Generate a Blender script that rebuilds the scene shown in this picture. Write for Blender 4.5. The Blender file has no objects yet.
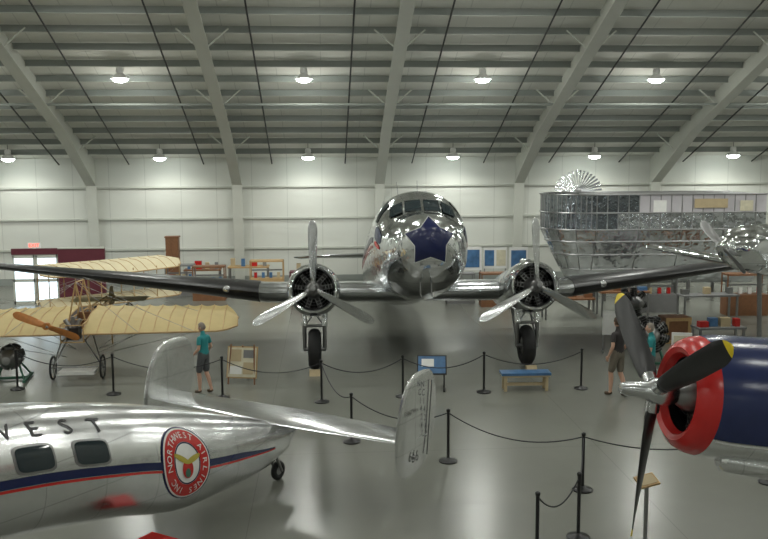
import bpy, math, random
from mathutils import Vector, Matrix
random.seed(4)
R=math.radians
A=R(4.0)
def W(x,y): return (x*math.cos(A)+y*math.sin(A), -x*math.sin(A)+y*math.cos(A))
scn=bpy.context.scene
scn.view_settings.view_transform='Standard'
col=scn.collection

# ------------------------------------------------------------ materials
def newmat(name):
    m=bpy.data.materials.new(name); m.use_nodes=True
    nt=m.node_tree; b=nt.nodes['Principled BSDF']; return m,nt,b
def N(nt,t,**k):
    n=nt.nodes.new(t)
    for a,v in k.items(): setattr(n,a,v)
    return n
def math_(nt,op,a,b=None):
    n=N(nt,'ShaderNodeMath',operation=op)
    for i,x in enumerate((a,b)):
        if x is None: continue
        if isinstance(x,(int,float)): n.inputs[i].default_value=x
        else: nt.links.new(x,n.inputs[i])
    return n.outputs[0]
def mixc(nt,f,c1,c2):
    n=N(nt,'ShaderNodeMix',data_type='RGBA')
    for i,x in ((0,f),(6,c1),(7,c2)):
        if isinstance(x,(int,float)): n.inputs[i].default_value=x
        elif isinstance(x,tuple): n.inputs[i].default_value=(*x[:3],1)
        else: nt.links.new(x,n.inputs[i])
    return n.outputs[2]
def noise(nt,scale,detail=3,vec=None):
    n=N(nt,'ShaderNodeTexNoise'); n.inputs['Scale'].default_value=scale; n.inputs['Detail'].default_value=detail
    if vec: nt.links.new(vec,n.inputs['Vector'])
    return n.outputs['Fac']
def objco(nt):
    return N(nt,'ShaderNodeTexCoord').outputs['Object']
def simple(name,c,rough=.5,metal=0,var=.12,scale=6,emit=0,spec=None,bump=0):
    m,nt,b=newmat(name)
    co=objco(nt); f=noise(nt,scale,3,co)
    c2=tuple(max(0,x*(1-var)) for x in c); c1=tuple(min(1,x*(1+var)) for x in c)
    nt.links.new(mixc(nt,f,c2,c1),b.inputs['Base Color'])
    b.inputs['Roughness'].default_value=rough; b.inputs['Metallic'].default_value=metal
    if emit: b.inputs['Emission Color'].default_value=(*c,1); b.inputs['Emission Strength'].default_value=emit
    if bump:
        bp=N(nt,'ShaderNodeBump'); bp.inputs['Strength'].default_value=bump; nt.links.new(f,bp.inputs['Height']); nt.links.new(bp.outputs[0],b.inputs['Normal'])
    return m
def lines(nt,sock,period,width,off=0.0):
    a=math_(nt,'ADD',sock,off+1000*period)
    a=math_(nt,'DIVIDE',a,period); a=math_(nt,'FRACT',a)
    return math_(nt,'LESS_THAN',a,width/period)
def metal(name,c=(.78,.8,.82),rough=.14,py=1.1,pz=.62,wob=.10,seam=.6,wsc=1.3):
    m,nt,b=newmat(name)
    co=objco(nt); s=N(nt,'ShaderNodeSeparateXYZ'); nt.links.new(co,s.inputs[0])
    l=math_(nt,'MAXIMUM',lines(nt,s.outputs[1],py,.014),lines(nt,s.outputs[2],pz,.012))
    f=noise(nt,wsc,2,co); f2=noise(nt,9,4,co)
    cc=mixc(nt,f2,tuple(x*.86 for x in c),c)
    cc=mixc(nt,math_(nt,'MULTIPLY',l,seam),cc,tuple(x*.35 for x in c))
    nt.links.new(cc,b.inputs['Base Color']); b.inputs['Metallic'].default_value=1
    nt.links.new(math_(nt,'ADD',math_(nt,'MULTIPLY',f2,.14),rough-.05),b.inputs['Roughness'])
    bp=N(nt,'ShaderNodeBump'); bp.inputs['Strength'].default_value=wob; bp.inputs['Distance'].default_value=.25
    nt.links.new(f,bp.inputs['Height']); nt.links.new(bp.outputs[0],b.inputs['Normal'])
    return m
M_al=metal('polished_aluminium',(.84,.86,.88),.09,wob=.2,wsc=2.2) 
M_al2=metal('aluminium_skin',(.82,.83,.84),.2,.9,.5,.06,.5)
M_alw=metal('aluminium_wing',(.62,.64,.66),.18,1.4,50,.05,.4)
M_alg=metal('crinkled_aluminium',(.80,.83,.87),.14,.8,.45,.42,.5,wsc=2.6)
M_ald=metal('tinted_mirror',(.30,.33,.36),.15,.8,.45,.2,.5,wsc=2.2)
M_blade=simple('blade_metal',(.58,.59,.60),.25,1,.1)
M_black=simple('black_paint',(.012,.012,.013),.35)
M_rub=simple('rubber',(.015,.015,.016),.7)
M_yel=simple('yellow_paint',(.8,.6,.02),.4)
M_red=simple('red_paint',(.5,.022,.02),.25)
M_blue=simple('blue_paint',(.02,.03,.10),.22)
M_navy=simple('navy_paint',(.010,.015,.07),.25)
M_dk=simple('dark_engine',(.035,.035,.035),.5,.6)
M_steel=simple('grey_steel',(.3,.3,.3),.35,.9)
M_white=simple('white_paint',(.75,.75,.73),.4)
M_glass=simple('dark_glass',(.02,.03,.035),.06)
M_wood=simple('wood',(.20,.09,.04),.5,0,.3,12)
M_woodl=simple('light_wood',(.44,.29,.13),.5,0,.2,10)
M_prop=simple('varnished_wood',(.45,.17,.04),.3,0,.3,9)
M_fab=simple('doped_fabric',(.47,.37,.17),.6,0,.14,3)
M_fabc=simple('cream_fabric',(.62,.55,.37),.65,0,.08,3)
M_beam=simple('frame_paint',(.50,.51,.46),.55,0,.06,2)
M_pur=simple('purlin_paint',(.26,.28,.26),.55,0,.06,2)
M_rod=simple('rod_black',(.03,.03,.03),.6)
M_maroon=simple('maroon_panel',(.10,.014,.026),.6)
M_rope=simple('rope',(.03,.03,.035),.8)
M_bulb=simple('lamp_glow',(.9,1,.95),.4,0,0,1,45)
M_day=simple('door_daylight',(.75,.9,1),.4,0,0,1,1.6)
M_exit=simple('exit_red',(1,.08,.04),.4,0,0,1,2.5)
M_bblue=simple('poster_blue',(.06,.15,.3),.4,0,.6,5)
M_cream=simple('poster_cream',(.6,.56,.42),.5,0,.25,7)
M_tan=simple('tan_paint',(.45,.36,.22),.6)
M_green=simple('green_paint',(.05,.15,.1),.6)
M_gold=simple('gold_paint',(.45,.38,.06),.4)
M_lav=simple('pale_panel',(.50,.48,.51),.5,0,.1,2)
M_grey=simple('grey_panel',(.18,.18,.18),.6)
# floor
def mat_floor():
    m,nt,b=newmat('polished_concrete'); co=objco(nt)
    s=N(nt,'ShaderNodeSeparateXYZ'); nt.links.new(co,s.inputs[0])
    f=noise(nt,.25,3,co); f2=noise(nt,1.4,5,co)
    c=mixc(nt,f,(.165,.17,.148),(.225,.23,.202)); c=mixc(nt,math_(nt,'MULTIPLY',f2,.3),c,(.14,.142,.122))
    l=math_(nt,'MAXIMUM',lines(nt,s.outputs[0],6.48,.015,1.2),lines(nt,s.outputs[1],6.1,.015,2))
    c=mixc(nt,math_(nt,'MULTIPLY',l,.3),c,(.07,.07,.065))
    nt.links.new(c,b.inputs['Base Color'])
    nt.links.new(math_(nt,'ADD',math_(nt,'MULTIPLY',f,.06),.22),b.inputs['Roughness'])
    return m
M_floor=mat_floor()
def mat_panel(name,c,axis,period,wd=.03,dark=.55):
    m,nt,b=newmat(name); co=objco(nt)
    s=N(nt,'ShaderNodeSeparateXYZ'); nt.links.new(co,s.inputs[0])
    f=noise(nt,.5,4,co); cc=mixc(nt,f,tuple(x*.86 for x in c),c)
    l=lines(nt,s.outputs[axis],period,wd)
    cc=mixc(nt,math_(nt,'MULTIPLY',l,.5),cc,tuple(x*dark for x in c))
    nt.links.new(cc,b.inputs['Base Color']); b.inputs['Roughness'].default_value=.6
    return m
M_wall=mat_panel('white_wall_liner',(.64,.65,.60),0,1.62)
M_walls=mat_panel('white_wall_liner_side',(.64,.65,.60),1,1.62)
M_roof=mat_panel('roof_insulation',(.74,.74,.68),0,1.62)

# ------------------------------------------------------------ mesh builder
class MB:
    def __init__(s,M=None): s.v=[];s.f=[];s.m=[];s.mats=[];s.M=M or Matrix()
    def mi(s,mat):
        if mat not in s.mats: s.mats.append(mat)
        return s.mats.index(mat)
    def add(s,vs,fs,mat,M=None):
        o=len(s.v); T=s.M@M if M else s.M
        s.v+=[T@Vector(v) for v in vs]; i=s.mi(mat)
        for f in fs: s.f.append([a+o for a in f]); s.m.append(i)
    def box(s,c,sz,mat,M=None):
        x,y,z=[a/2 for a in sz]; 
        vs=[(c[0]+i*x,c[1]+j*y,c[2]+k*z) for i in(-1,1) for j in(-1,1) for k in(-1,1)]
        s.add(vs,[(0,1,3,2),(4,6,7,5),(0,4,5,1),(2,3,7,6),(0,2,6,4),(1,5,7,3)],mat,M)
    def ring(s,c,ax,r,n,rx=None):
        ax=Vector(ax).normalized(); h=Vector((0,0,1)) if abs(ax.z)<.9 else Vector((1,0,0))
        a=ax.cross(h).normalized(); b=ax.cross(a)
        return [Vector(c)+a*(r*math.cos(2*math.pi*i/n))+b*((rx or r)*math.sin(2*math.pi*i/n)) for i in range(n)]
    def loft(s,rings,mat,ca=True,cb=True,M=None,close=True):
        n=len(rings[0]); vs=[v for r in rings for v in r]; fs=[]
        for k in range(len(rings)-1):
            for i in range(n if close else n-1):
                j=(i+1)%n; fs.append((k*n+i,k*n+j,(k+1)*n+j,(k+1)*n+i))
        if ca: fs.append(tuple(range(n-1,-1,-1)))
        if cb: fs.append(tuple((len(rings)-1)*n+i for i in range(n)))
        s.add(vs,fs,mat,M)
    def cyl(s,p0,p1,r,mat,r1=None,seg=10,M=None):
        d=Vector(p1)-Vector(p0); r1=r if r1 is None else r1
        s.loft([s.ring(p0,d,r,seg),s.ring(p1,d,r1,seg)],mat,M=M)
    def tube(s,pts,r,mat,seg=6,M=None):
        rs=[]
        for i,p in enumerate(pts):
            a=Vector(pts[max(0,i-1)]); b=Vector(pts[min(len(pts)-1,i+1)])
            rs.append(s.ring(p,b-a,r,seg))
        s.loft(rs,mat,M=M)
    def lathe(s,prof,o,ax,mat,seg=24,ca=False,cb=False,M=None):
        ax=Vector(ax).normalized()
        s.loft([s.ring(Vector(o)+ax*h,ax,max(r,.0005),seg) for r,h in prof],mat,ca,cb,M)
    def ball(s,c,r,mat,seg=16,M=None):
        if not hasattr(r,'__len__'): r=(r,r,r)
        n=seg; rings=[]
        for k in range(n//2+1):
            t=math.pi*k/(n//2); 
            rings.append([(c[0]+r[0]*max(math.sin(t),.001)*math.cos(2*math.pi*i/n),c[1]+r[1]*max(math.sin(t),.001)*math.sin(2*math.pi*i/n),c[2]-r[2]*math.cos(t)) for i in range(n)])
        s.loft(rings,mat,M=M)
    def torus(s,c,ax,R_,r,mat,n=28,k=10,M=None):
        ax=Vector(ax).normalized(); base=s.ring(c,ax,1,n); C=Vector(c); rs=[]
        for p in base:
            d=(p-C); rs.append([C+d*(R_+r*math.cos(2*math.pi*j/k))+ax*(r*math.sin(2*math.pi*j/k)) for j in range(k)])
        rs.append(rs[0]); s.loft(rs,mat,False,False,M)
    def poly_ext(s,poly,x0,x1,mat,M=None):
        n=len(poly); vs=[(x0,p[0],p[1]) for p in poly]+[(x1,p[0],p[1]) for p in poly]
        fs=[tuple(range(n-1,-1,-1)),tuple(range(n,2*n))]+[(i,(i+1)%n,n+(i+1)%n,n+i) for i in range(n)]
        s.add(vs,fs,mat,M)
    def build(s,name,parent=None,loc=(0,0,0),rz=0,ang=38,flip=True):
        me=bpy.data.meshes.new(name); me.from_pydata([tuple(v) for v in s.v],[],s.f)
        for m in s.mats: me.materials.append(m)
        me.polygons.foreach_set('material_index',s.m); me.update()
        import bmesh
        bm=bmesh.new(); bm.from_mesh(me); bmesh.ops.recalc_face_normals(bm,faces=bm.faces); bm.to_mesh(me); bm.free()
        me.shade_smooth()
        try: me.set_sharp_from_angle(angle=R(ang))
        except Exception: pass
        ob=bpy.data.objects.new(name,me); col.objects.link(ob)
        ob.location=loc; ob.rotation_euler=(0,0,rz)
        if parent: ob.parent=parent
        return ob
def root(name,x,y,z=0,rot=0):
    """x,y in survey frame (origin under viewpoint), rot degrees"""
    e=bpy.data.objects.new(name,None); col.objects.link(e); e.empty_display_size=.3
    wx,wy=W(x,y); e.location=(wx,wy,z); e.rotation_euler=(0,0,R(rot)-A); return e

# ------------------------------------------------------------ hangar
yB,yF,yR=41.2,-17.2,12.0; zE=5.78; SL=.38; zR=zE+SL*(yB-yR); FS=6.48; X0=2.65
xL,xR=X0-4*FS,X0+4*FS
def zroof(y): return zE+SL*(yB-y) if y>yR else zE+SL*(y-yF)
mb=MB(); mb.box(((xL+xR)/2,(yB+yF)/2,-.1),(xR-xL+1,yB-yF+1,.2),M_floor); mb.build('floor')
mb=MB(); mb.box(((xL+xR)/2,yB+.1,zE/2),(xR-xL+.4,.2,zE),M_wall); mb.build('wall_back')
mb=MB(); mb.box(((xL+xR)/2,yF-.1,zE/2),(xR-xL+.4,.2,zE),M_wall); mb.build('wall_front')
for nm,x in (('wall_left',xL-.1),('wall_right',xR+.1)):
    mb=MB(); mb.poly_ext([(yF,0),(yB,0),(yB,zE),(yR,zR),(yF,zE)],x-.1,x+.1,M_walls); mb.build(nm)
mb=MB(); 
mb.poly_ext([(yF-.3,zE-.1),(yR,zR),(yB+.3,zE-.1),(yB+.3,zE+.12),(yR,zR+.22),(yF-.3,zE+.12)],xL-.3,xR+.3,M_roof); mb.build('ceiling')
mb=MB()
for k in range(-4,5):
    x=X0+k*FS
    if k==-4: x+=.25
    if k==4: x-=.25
    for sgn in (1,-1):
        def Y(y): return y if sgn==1 else yR*2-y
        web=[(yB-.02,0),(yB-.38,0),(yB-.8,zE-1.2),(yB-5,zroof(yB-5)-.9),(yR,zR-.85),(yR,zR-.12),(yB-.02,zE-.1)]
        mb.poly_ext([(Y(a),b) for a,b in web],x-.02,x+.02,M_beam)
        path=[(yB-.38,0),(yB-.8,zE-1.2),(yB-5,zroof(yB-5)-.9),(yR,zR-.85)]
        for (a,b),(c,d) in zip(path,path[1:]):
            dx,dz=c-a,d-b; L=math.hypot(dx,dz); nx,nz=-dz/L*.035,dx/L*.035
            mb.poly_ext([(Y(a),b),(Y(c),d),(Y(c+nx),d+nz),(Y(a+nx),b+nz)],x-.22,x+.22,M_beam)
        for yy in [yB-3-4.2*i for i in range(6)]:
            zb=zroof(yy)-.82
            for s in (-1,1):
                if (k==-4 and s<0) or (k==4 and s>0): continue
                mb.cyl((x+s*.15,Y(yy),zb),(x+s*.85,Y(yy),zroof(yy)-.22),.03,M_beam,seg=5)
mb.build('roof_frame')
mb=MB(); 
n=int((yB-yR)/1.12)
for i in range(1,n+1):
    for y in (yB-i*1.12, yF+i*1.12):
        z=zroof(y); mb.box(((xL+xR)/2,y,z-.15),(xR-xL,.05,.24),M_pur); mb.box(((xL+xR)/2,y-.05,z-.27),(xR-xL,.12,.015),M_beam)
mb.build('roof_purlins')
mb=MB()
for z in (4.45,3.0,1.6): mb.box(((xL+xR)/2,yB-.06,z),(xR-xL,.12,.09),M_beam)
mb.build('trim_1')
mb=MB(); mb.box(((xL+xR)/2,yB-.04,.15),(xR-xL,.08,.3),M_pur); mb.build('baseboard_back')
mb=MB()
for k in range(-4,4):
    for q in (.24,.76):
        x=X0+(k+q)*FS
        for y0,y1 in ((yB-.1,yR),(yF+.1,yR)):
            mb.cyl((x,y0,zroof(y0)-.32),(x,y1,zroof(y1)-.32),.032,M_rod,seg=6)
mb.build('sag_rods')
mb=MB(); mb.cyl((xL,34,7.72),(xR,34,7.72),.05,M_pur,seg=8)
for k in range(-4,5): mb.cyl((min(max(X0+k*FS,xL+.1),xR-.1),34,7.72),(min(max(X0+k*FS,xL+.1),xR-.1),34,8.3),.02,M_rod,seg=6)
mb.build('sprinkler_pipe')
lampme=None
def lamp(x,y,drop,P,U):
    z=zroof(y)-drop
    e=bpy.data.objects.new('high_bay_lamp',None); col.objects.link(e); e.location=(x,y,z)
    global lampme
    if lampme is None:
        mb=MB(); mb.cyl((0,0,.34),(0,0,drop-.05),.012,M_rod,seg=6)
        mb.lathe([(.05,.36),(.12,.34),(.14,.2),(.11,.16),(.16,.12),(.30,0),(.33,-.04),(.31,-.04),(.12,.1),(.02,.12)],(0,0,0),(0,0,1),M_white,20)
        mb.ball((0,0,-.04),(.27,.27,.13),M_bulb,16)
        ob=mb.build('lamp_body',e); lampme=ob.data
    else:
        ob=bpy.data.objects.new('lamp_body',lampme); col.objects.link(ob); ob.parent=e
    sp=bpy.data.lights.new('lamp_light','SPOT'); sp.energy=P; sp.spot_size=R(165); sp.spot_blend=.5; sp.shadow_soft_size=.2; sp.color=(1,.99,.92)
    o=bpy.data.objects.new('lamp_light',sp); col.objects.link(o); o.parent=e; o.location=(0,0,-.28)
    sp=bpy.data.lights.new('lamp_uplight','POINT'); sp.energy=U; sp.shadow_soft_size=.3; sp.color=(1,.99,.92)
    o=bpy.data.objects.new('lamp_uplight',sp); col.objects.link(o); o.parent=e; o.location=(0,0,-.55)
for yy,P,U in ((39.5,105,14),(32.3,320,48),(25,320,62),(17.5,320,62),(8,240,50),(-2,210,40),(-11,180,35)):
    for k in range(-4,4):
        lamp(X0+(k+.5)*FS,yy,.62,P,U)

# ------------------------------------------------------------ fuselage class
def hermite(xs,ys,x):
    n=len(xs)
    if x<=xs[0]: return ys[0]
    if x>=xs[-1]: return ys[-1]
    for i in range(n-1):
        if x<=xs[i+1]: break
    def tan(j):
        if j==0 or j==n-1:
            a=0 if j==0 else n-2; return (ys[a+1]-ys[a])/(xs[a+1]-xs[a])
        d0=(ys[j]-ys[j-1])/(xs[j]-xs[j-1]); d1=(ys[j+1]-ys[j])/(xs[j+1]-xs[j])
        if d0*d1<=0: return 0
        return 2*d0*d1/(d0+d1)
    h=xs[i+1]-xs[i]; t=(x-xs[i])/h
    return (2*t**3-3*t*t+1)*ys[i]+(t**3-2*t*t+t)*h*tan(i)+(-2*t**3+3*t*t)*ys[i+1]+(t**3-t*t)*h*tan(i+1)
class Fus:
    def __init__(s,st,n=2.25):
        s.st=sorted(st); s.n=n; s.y=[a[0] for a in s.st]
        s.H=[a[1] for a in s.st]; s.T=[a[2] for a in s.st]; s.B=[a[3] for a in s.st]
    def dims(s,y): return hermite(s.y,s.H,y),hermite(s.y,s.T,y),hermite(s.y,s.B,y)
    def pt(s,y,th):
        h,t,b=s.dims(y); c,sn=math.cos(th),math.sin(th); e=2/s.n
        return Vector((h*math.copysign(abs(c)**e,c),y,(t+b)/2+(t-b)/2*math.copysign(abs(sn)**e,sn)))
    def nrm(s,y,th):
        a=s.pt(y,th+.02)-s.pt(y,th-.02); b=s.pt(y+.02,th)-s.pt(y-.02,th); n=b.cross(a) 
        n.normalize(); p=s.pt(y,th); h,t,bb=s.dims(y)
        if n.dot(Vector((p.x,0,p.z-(t+bb)/2)))<0: n=-n
        return n
    def mesh(s,mb,ys,mat,seg=56,matf=None):
        rings=[[s.pt(y,2*math.pi*i/seg) for i in range(seg)] for y in ys]
        if not matf: mb.loft(rings,mat)
        else:
            n=seg; V=[v for r in rings for v in r]; o=len(mb.v); mb.v+=[mb.M@v for v in V]
            for k in range(len(ys)-1):
                for i in range(n):
                    j=(i+1)%n; mb.f.append([o+k*n+i,o+k*n+j,o+(k+1)*n+j,o+(k+1)*n+i]); mb.m.append(mb.mi(matf((ys[k]+ys[k+1])/2,2*math.pi*(i+.5)/n)))
    def front(s,x,z):
        def f(y):
            h,t,b=s.dims(y); return (abs(x)/h)**s.n+(abs(z-(t+b)/2)/((t-b)/2))**s.n-1
        y=s.y[0]+.001
        while f(y)>0 and y<6: y+=.02
        lo,hi=y-.02,y
        for _ in range(8):
            m=(lo+hi)/2
            if f(m)>0: lo=m
            else: hi=m
        return Vector((x,hi,z))
    def rad(s,mb,yc,thc,bnd,off,mat,segs=36,rings=5,r0=0,rr=.78,side=1):
        vs=[];fs=[]
        for k in range(rings+1):
            q=r0+(1-r0)*k/rings
            for i in range(segs):
                a,b=bnd(2*math.pi*i/segs); y=yc+a*q; th=thc+b*q/rr
                if side<0: th=math.pi-th
                vs.append(s.pt(y,th)+s.nrm(y,th)*off)
        for k in range(rings):
            for i in range(segs):
                j=(i+1)%segs; fs.append((k*segs+i,k*segs+j,(k+1)*segs+j,(k+1)*segs+i))
        mb.add(vs,fs,mat)
    def strip(s,mb,y0,y1,f0,f1,off,mat,n=40,side=1,m=3):
        vs=[];fs=[]
        for i in range(n+1):
            y=y0+(y1-y0)*i/n
            for k in range(m+1):
                q=k/m; th=f0(y)+(f1(y)-f0(y))*q
                if side<0: th=math.pi-th
                vs.append(s.pt(y,th)+s.nrm(y,th)*off)
        for i in range(n):
            for k in range(m): a=i*(m+1)+k; fs.append((a,a+1,a+m+2,a+m+1))
        mb.add(vs,fs,mat)
def sup(a,b,n=4):
    def f(t):
        c,s=math.cos(t),math.sin(t); return a*math.copysign(abs(c)**(2/n),c),b*math.copysign(abs(s)**(2/n),s)
    return f
def rng(a,b,n): return [a+(b-a)*i/n for i in range(n+1)]
def textmesh(t,size=1):
    cu=bpy.data.curves.new('t','FONT'); cu.body=t; cu.size=size; cu.align_x='CENTER'; cu.align_y='CENTER'; cu.resolution_u=3
    ob=bpy.data.objects.new('t',cu); col.objects.link(ob); dg=bpy.context.evaluated_depsgraph_get(); dg.update()
    me=ob.evaluated_get(dg).to_mesh(); vs=[(v.co.x,v.co.y) for v in me.vertices]; fs=[tuple(p.vertices) for p in me.polygons]
    ob.evaluated_get(dg).to_mesh_clear(); bpy.data.objects.remove(ob); return vs,fs
def foil(x,yle,z,ch,th,n=14,cam=.02,vert=False,ztw=0):
    pts=[]
    def tk(q): return 5*th*(.2969*math.sqrt(q)-.126*q-.3516*q*q+.2843*q**3-.1015*q**4)
    qs=[(1-math.cos(math.pi*i/n))/2 for i in range(n+1)]
    for q in reversed(qs): pts.append((q,tk(q)+cam*4*q*(1-q)))
    for q in qs[1:-1]: pts.append((q,-tk(q)+cam*4*q*(1-q)))
    if vert: return [Vector((x+b*ch,yle+a*ch,z)) for a,b in pts]
    return [Vector((x,yle+a*ch,z+b*ch-a*ztw)) for a,b in pts]
def blade(mb,ang,Rr,ch,mat,tip=None,r0=.1,M=None,b0=58,b1=22,tiplen=.1,thk=.13):
    d=Vector((math.sin(ang),0,math.cos(ang))); e=Vector((math.cos(ang),0,-math.sin(ang))); n=Vector((0,1,0))
    def sec(q):
        r=r0+(Rr-r0)*q; be=R(b0+(b1-b0)*q)
        if q<.12: c=.055+ (ch*.5-.055)*max(0,(q-.04))/.08*.8 ; t=.05
        else:
            c=ch*.5*(.8+.2*math.sin(min(1,(q-.12)/.4)*math.pi/2)); 
            if q>.8: c*=math.sqrt(max(.01,1-((q-.8)/.203)**2))*1.0
            t=max(.008,ch*thk*(1-q*.8))
        t=max(t,.006) if q>.12 else .05
        cv=e*math.cos(be)+n*math.sin(be); tv=-e*math.sin(be)+n*math.cos(be)
        return [d*r+cv*(c*math.cos(2*math.pi*i/12))+tv*(t*math.sin(2*math.pi*i/12)) for i in range(12)]
    q1=1-tiplen if tip else 1
    qs=[0,.04,.08,.12,.2,.35,.5,.65,.8]+[.8+.2*k/8 for k in range(1,9)]
    mb.loft([sec(q) for q in qs if q<=q1+.001]+([sec(q1)] if tip else []),mat,M=M)
    if tip: mb.loft([sec(q) for q in [q1]+[q for q in qs if q>q1]],tip,M=M)
def radial_engine(mb,M,r=.6,n=9,mat=M_dk):
    mb.lathe([(.02,-.42),(.1,-.4),(.2,-.25),(.24,-.1),(.26,.25)],(0,0,0),(0,1,0),M_steel,20,True,True,M)
    for row,y in ((0,.02),(1,.28)):
        for i in range(n):
            a=2*math.pi*(i+.5*row)/n; d=Vector((math.sin(a),0,math.cos(a)))
            p0=d*.2+Vector((0,y,0)); L=r-.2
            mb.cyl(p0,p0+d*L,.085,mat,seg=10,M=M)
            for k in range(7): 
                q=p0+d*(L*(.2+.11*k)); mb.cyl(q,q+d*.014,.118,M_steel if k%2 else mat,seg=12,M=M)
            if row==0:
                for sx in (-.05,.05):
                    t=Vector((math.cos(a),0,-math.sin(a)))*sx
                    mb.cyl(Vector((0,-.14,0))+d*.2+t,p0+d*(L*.92)+t+Vector((0,-.05,0)),.013,M_steel,seg=6,M=M)
def wheel(mb,c,ax,r,w,hub=M_steel,M=None):
    mb.torus(c,ax,r-w/2,w/2,M_rub,28,10,M); ax=Vector(ax).normalized(); C=Vector(c)
    mb.lathe([(.02,-w*.35),(r*.3,-w*.36),(r*.62,-w*.25),(r*.66,0),(r*.62,w*.25),(r*.3,w*.36),(.02,w*.35)],C,ax,hub,20,True,True,M)

# ------------------------------------------------------------ airliner
E=root('polished_airliner',1.0,23.35,0,3.6)
PT=R(10.5); MA=Matrix.Translation((0,-2.15,3.64))@Matrix.Rotation(-PT,4,'X')
F=Fus([(0,.03,.03,-.03),(.05,.27,.26,-.28),(.2,.5,.46,-.52),(.5,.74,.66,-.78),(1.0,.96,.80,-1.02),(1.55,1.12,.90,-1.18),(2.1,1.22,1.32,-1.27),(2.7,1.28,1.60,-1.33),(3.5,1.31,1.70,-1.36),(5,1.32,1.68,-1.38),(9,1.3,1.5,-1.36),(12,1.2,1.4,-1.15),(14.5,.9,1.3,-.65),(17,.5,1.15,-.05),(19,.16,.95,.35),(19.4,.04,.75,.6)])
mb=MB(MA); F.mesh(mb,[0,.01,.03,.05,.08,.12,.16]+rng(.2,3,28)+rng(3.4,19.4,32),M_al,72); mb.build('fuselage',E)
mb=MB(MA)
def frontgrid(quad,off,mat,n=8):
    vs=[];fs=[]
    for i in range(n+1):
        for j in range(n+1):
            u,v=i/n,j/n; x=(quad[0][0]*(1-u)+quad[1][0]*u)*(1-v)+(quad[3][0]*(1-u)+quad[2][0]*u)*v
            z=(quad[0][1]*(1-u)+quad[1][1]*u)*(1-v)+(quad[3][1]*(1-u)+quad[2][1]*u)*v
            p=F.front(x,z); p.y-=off; p.z+=off*.4; vs.append(p)
    for i in range(n):
        for j in range(n): a=i*(n+1)+j; fs.append((a,a+1,a+n+2,a+n+1))
    mb.add(vs,fs,mat)
for s in (-1,1):
    frontgrid([(s*.04,.92),(s*.48,.90),(s*.45,1.24),(s*.04,1.27)],.03,M_glass)
    frontgrid([(s*.54,.88),(s*.88,.76),(s*.82,1.08),(s*.51,1.22)],.03,M_glass)
    F.rad(mb,2.55,R(38),sup(.25,.2),.012,M_glass,side=s)
    for k in range(7): F.rad(mb,5+k*1.0,R(24),sup(.22,.2),.012,M_glass,side=s)
    F.strip(mb,2.6,16,lambda y:R(2),lambda y:R(7),.01,M_navy,side=s)
    F.strip(mb,2.6,16,lambda y:R(-2),lambda y:R(0),.01,M_red,side=s)
    F.rad(mb,2.0,R(14),sup(.35,.16,3),.012,M_navy,side=s,rr=1.2); F.rad(mb,2.0,R(3),sup(.3,.05,3),.012,M_red,side=s,rr=1.2)
def starfront(r,ri,off,mat,cz=0):
    S=100;K=8;vs=[];fs=[]
    for k in range(K+1):
        for i in range(S):
            a=2*math.pi*i/S; ph=(a/(2*math.pi/5))%1; q=abs(ph-.5)*2
            A0=math.pi/5; t=(1-q)*A0
            rr=r*ri*math.sin(A0)/(ri*math.sin(A0-t)+r*math.sin(t))
            rr*=k/K; x=rr*math.sin(a); z=cz+rr*math.cos(a)
            if k==0: x=0.0; z=cz
            p=F.front(x,z); vs.append(p+Vector((p.x*off,-off,p.z*off)))
    for k in range(K):
        for i in range(S):
            j=(i+1)%S; fs.append((k*S+i,k*S+j,(k+1)*S+j,(k+1)*S+i))
    mb.add(vs,fs,mat)
starfront(.645,.41,.012,M_white,.0); starfront(.62,.39,.02,M_navy,.0)
mb.build('nose_markings_and_windows',E)
def dc_wing(mb,s):
    st=[(0,3.1,-1.12,4.4,.14),(3.2,3.1,-1.12,4.4,.14),(4.2,3.15,-1.1,4.3,.14)]
    for q in rng(0,1,10)[1:]:
        x=4.2+10.2*q; l=3.15+2.85*q; ch=4.3+(1.35-4.3)*q; th=.14-.05*q
        if q>.9: ch*=.82; l+=.12
        st.append((x,l,-1.1+math.tan(R(7))*10.2*q,ch,th))
    st.append((14.65,6.6,-1.1+math.tan(R(7))*10.45,.35,.08))
    mb.loft([foil(s*x,l,z,c,t) for x,l,z,c,t in st],M_alw)
mb=MB(MA); dc_wing(mb,1); dc_wing(mb,-1)
for s in (1,-1):
    rs=[]
    for q in rng(.02,.9,8):
        x=4.2+10.2*q; l=3.15+2.85*q; ch=4.3+(1.35-4.3)*q; th=.14-.05*q; z=-1.1+math.tan(R(7))*10.2*q
        r=foil(s*x,l,z,ch,th,14); r=r[9:20]
        rs.append([Vector((p.x,l+(p.y-l)*1.01-.012,z+(p.z-z)*1.05+.0)) for p in r])
    mb.loft(rs,M_black,False,False,close=False)
    mb.ball((s*5.3,3.50,-.96),(.12,.09,.10),M_blade,16)
mb.build('wings',E)
mb=MB(MA)
for s in (-1,1):
    st=[(x,16.3+x*.18+(.5 if x>3.6 else 0),1.0,(2.3-x*.28 if x<3.9 else .5),.1) for x in (0,.8,1.6,2.4,3.2,3.7,4.0)]
    mb.loft([foil(s*x,l,z,c,t,10,0) for x,l,z,c,t in st],M_alw)
st=[(.6,14.6,4.6),(1.3,15.6,3.8),(1.9,16.4,3.0),(2.5,16.9,2.4),(3.1,17.3,1.9),(3.4,17.7,1.2),(3.5,18,.5)]
mb.loft([foil(0,y,z,c,.09,10,0,True) for z,y,c in st],M_al)
mb.build('tailplane',E)
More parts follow.
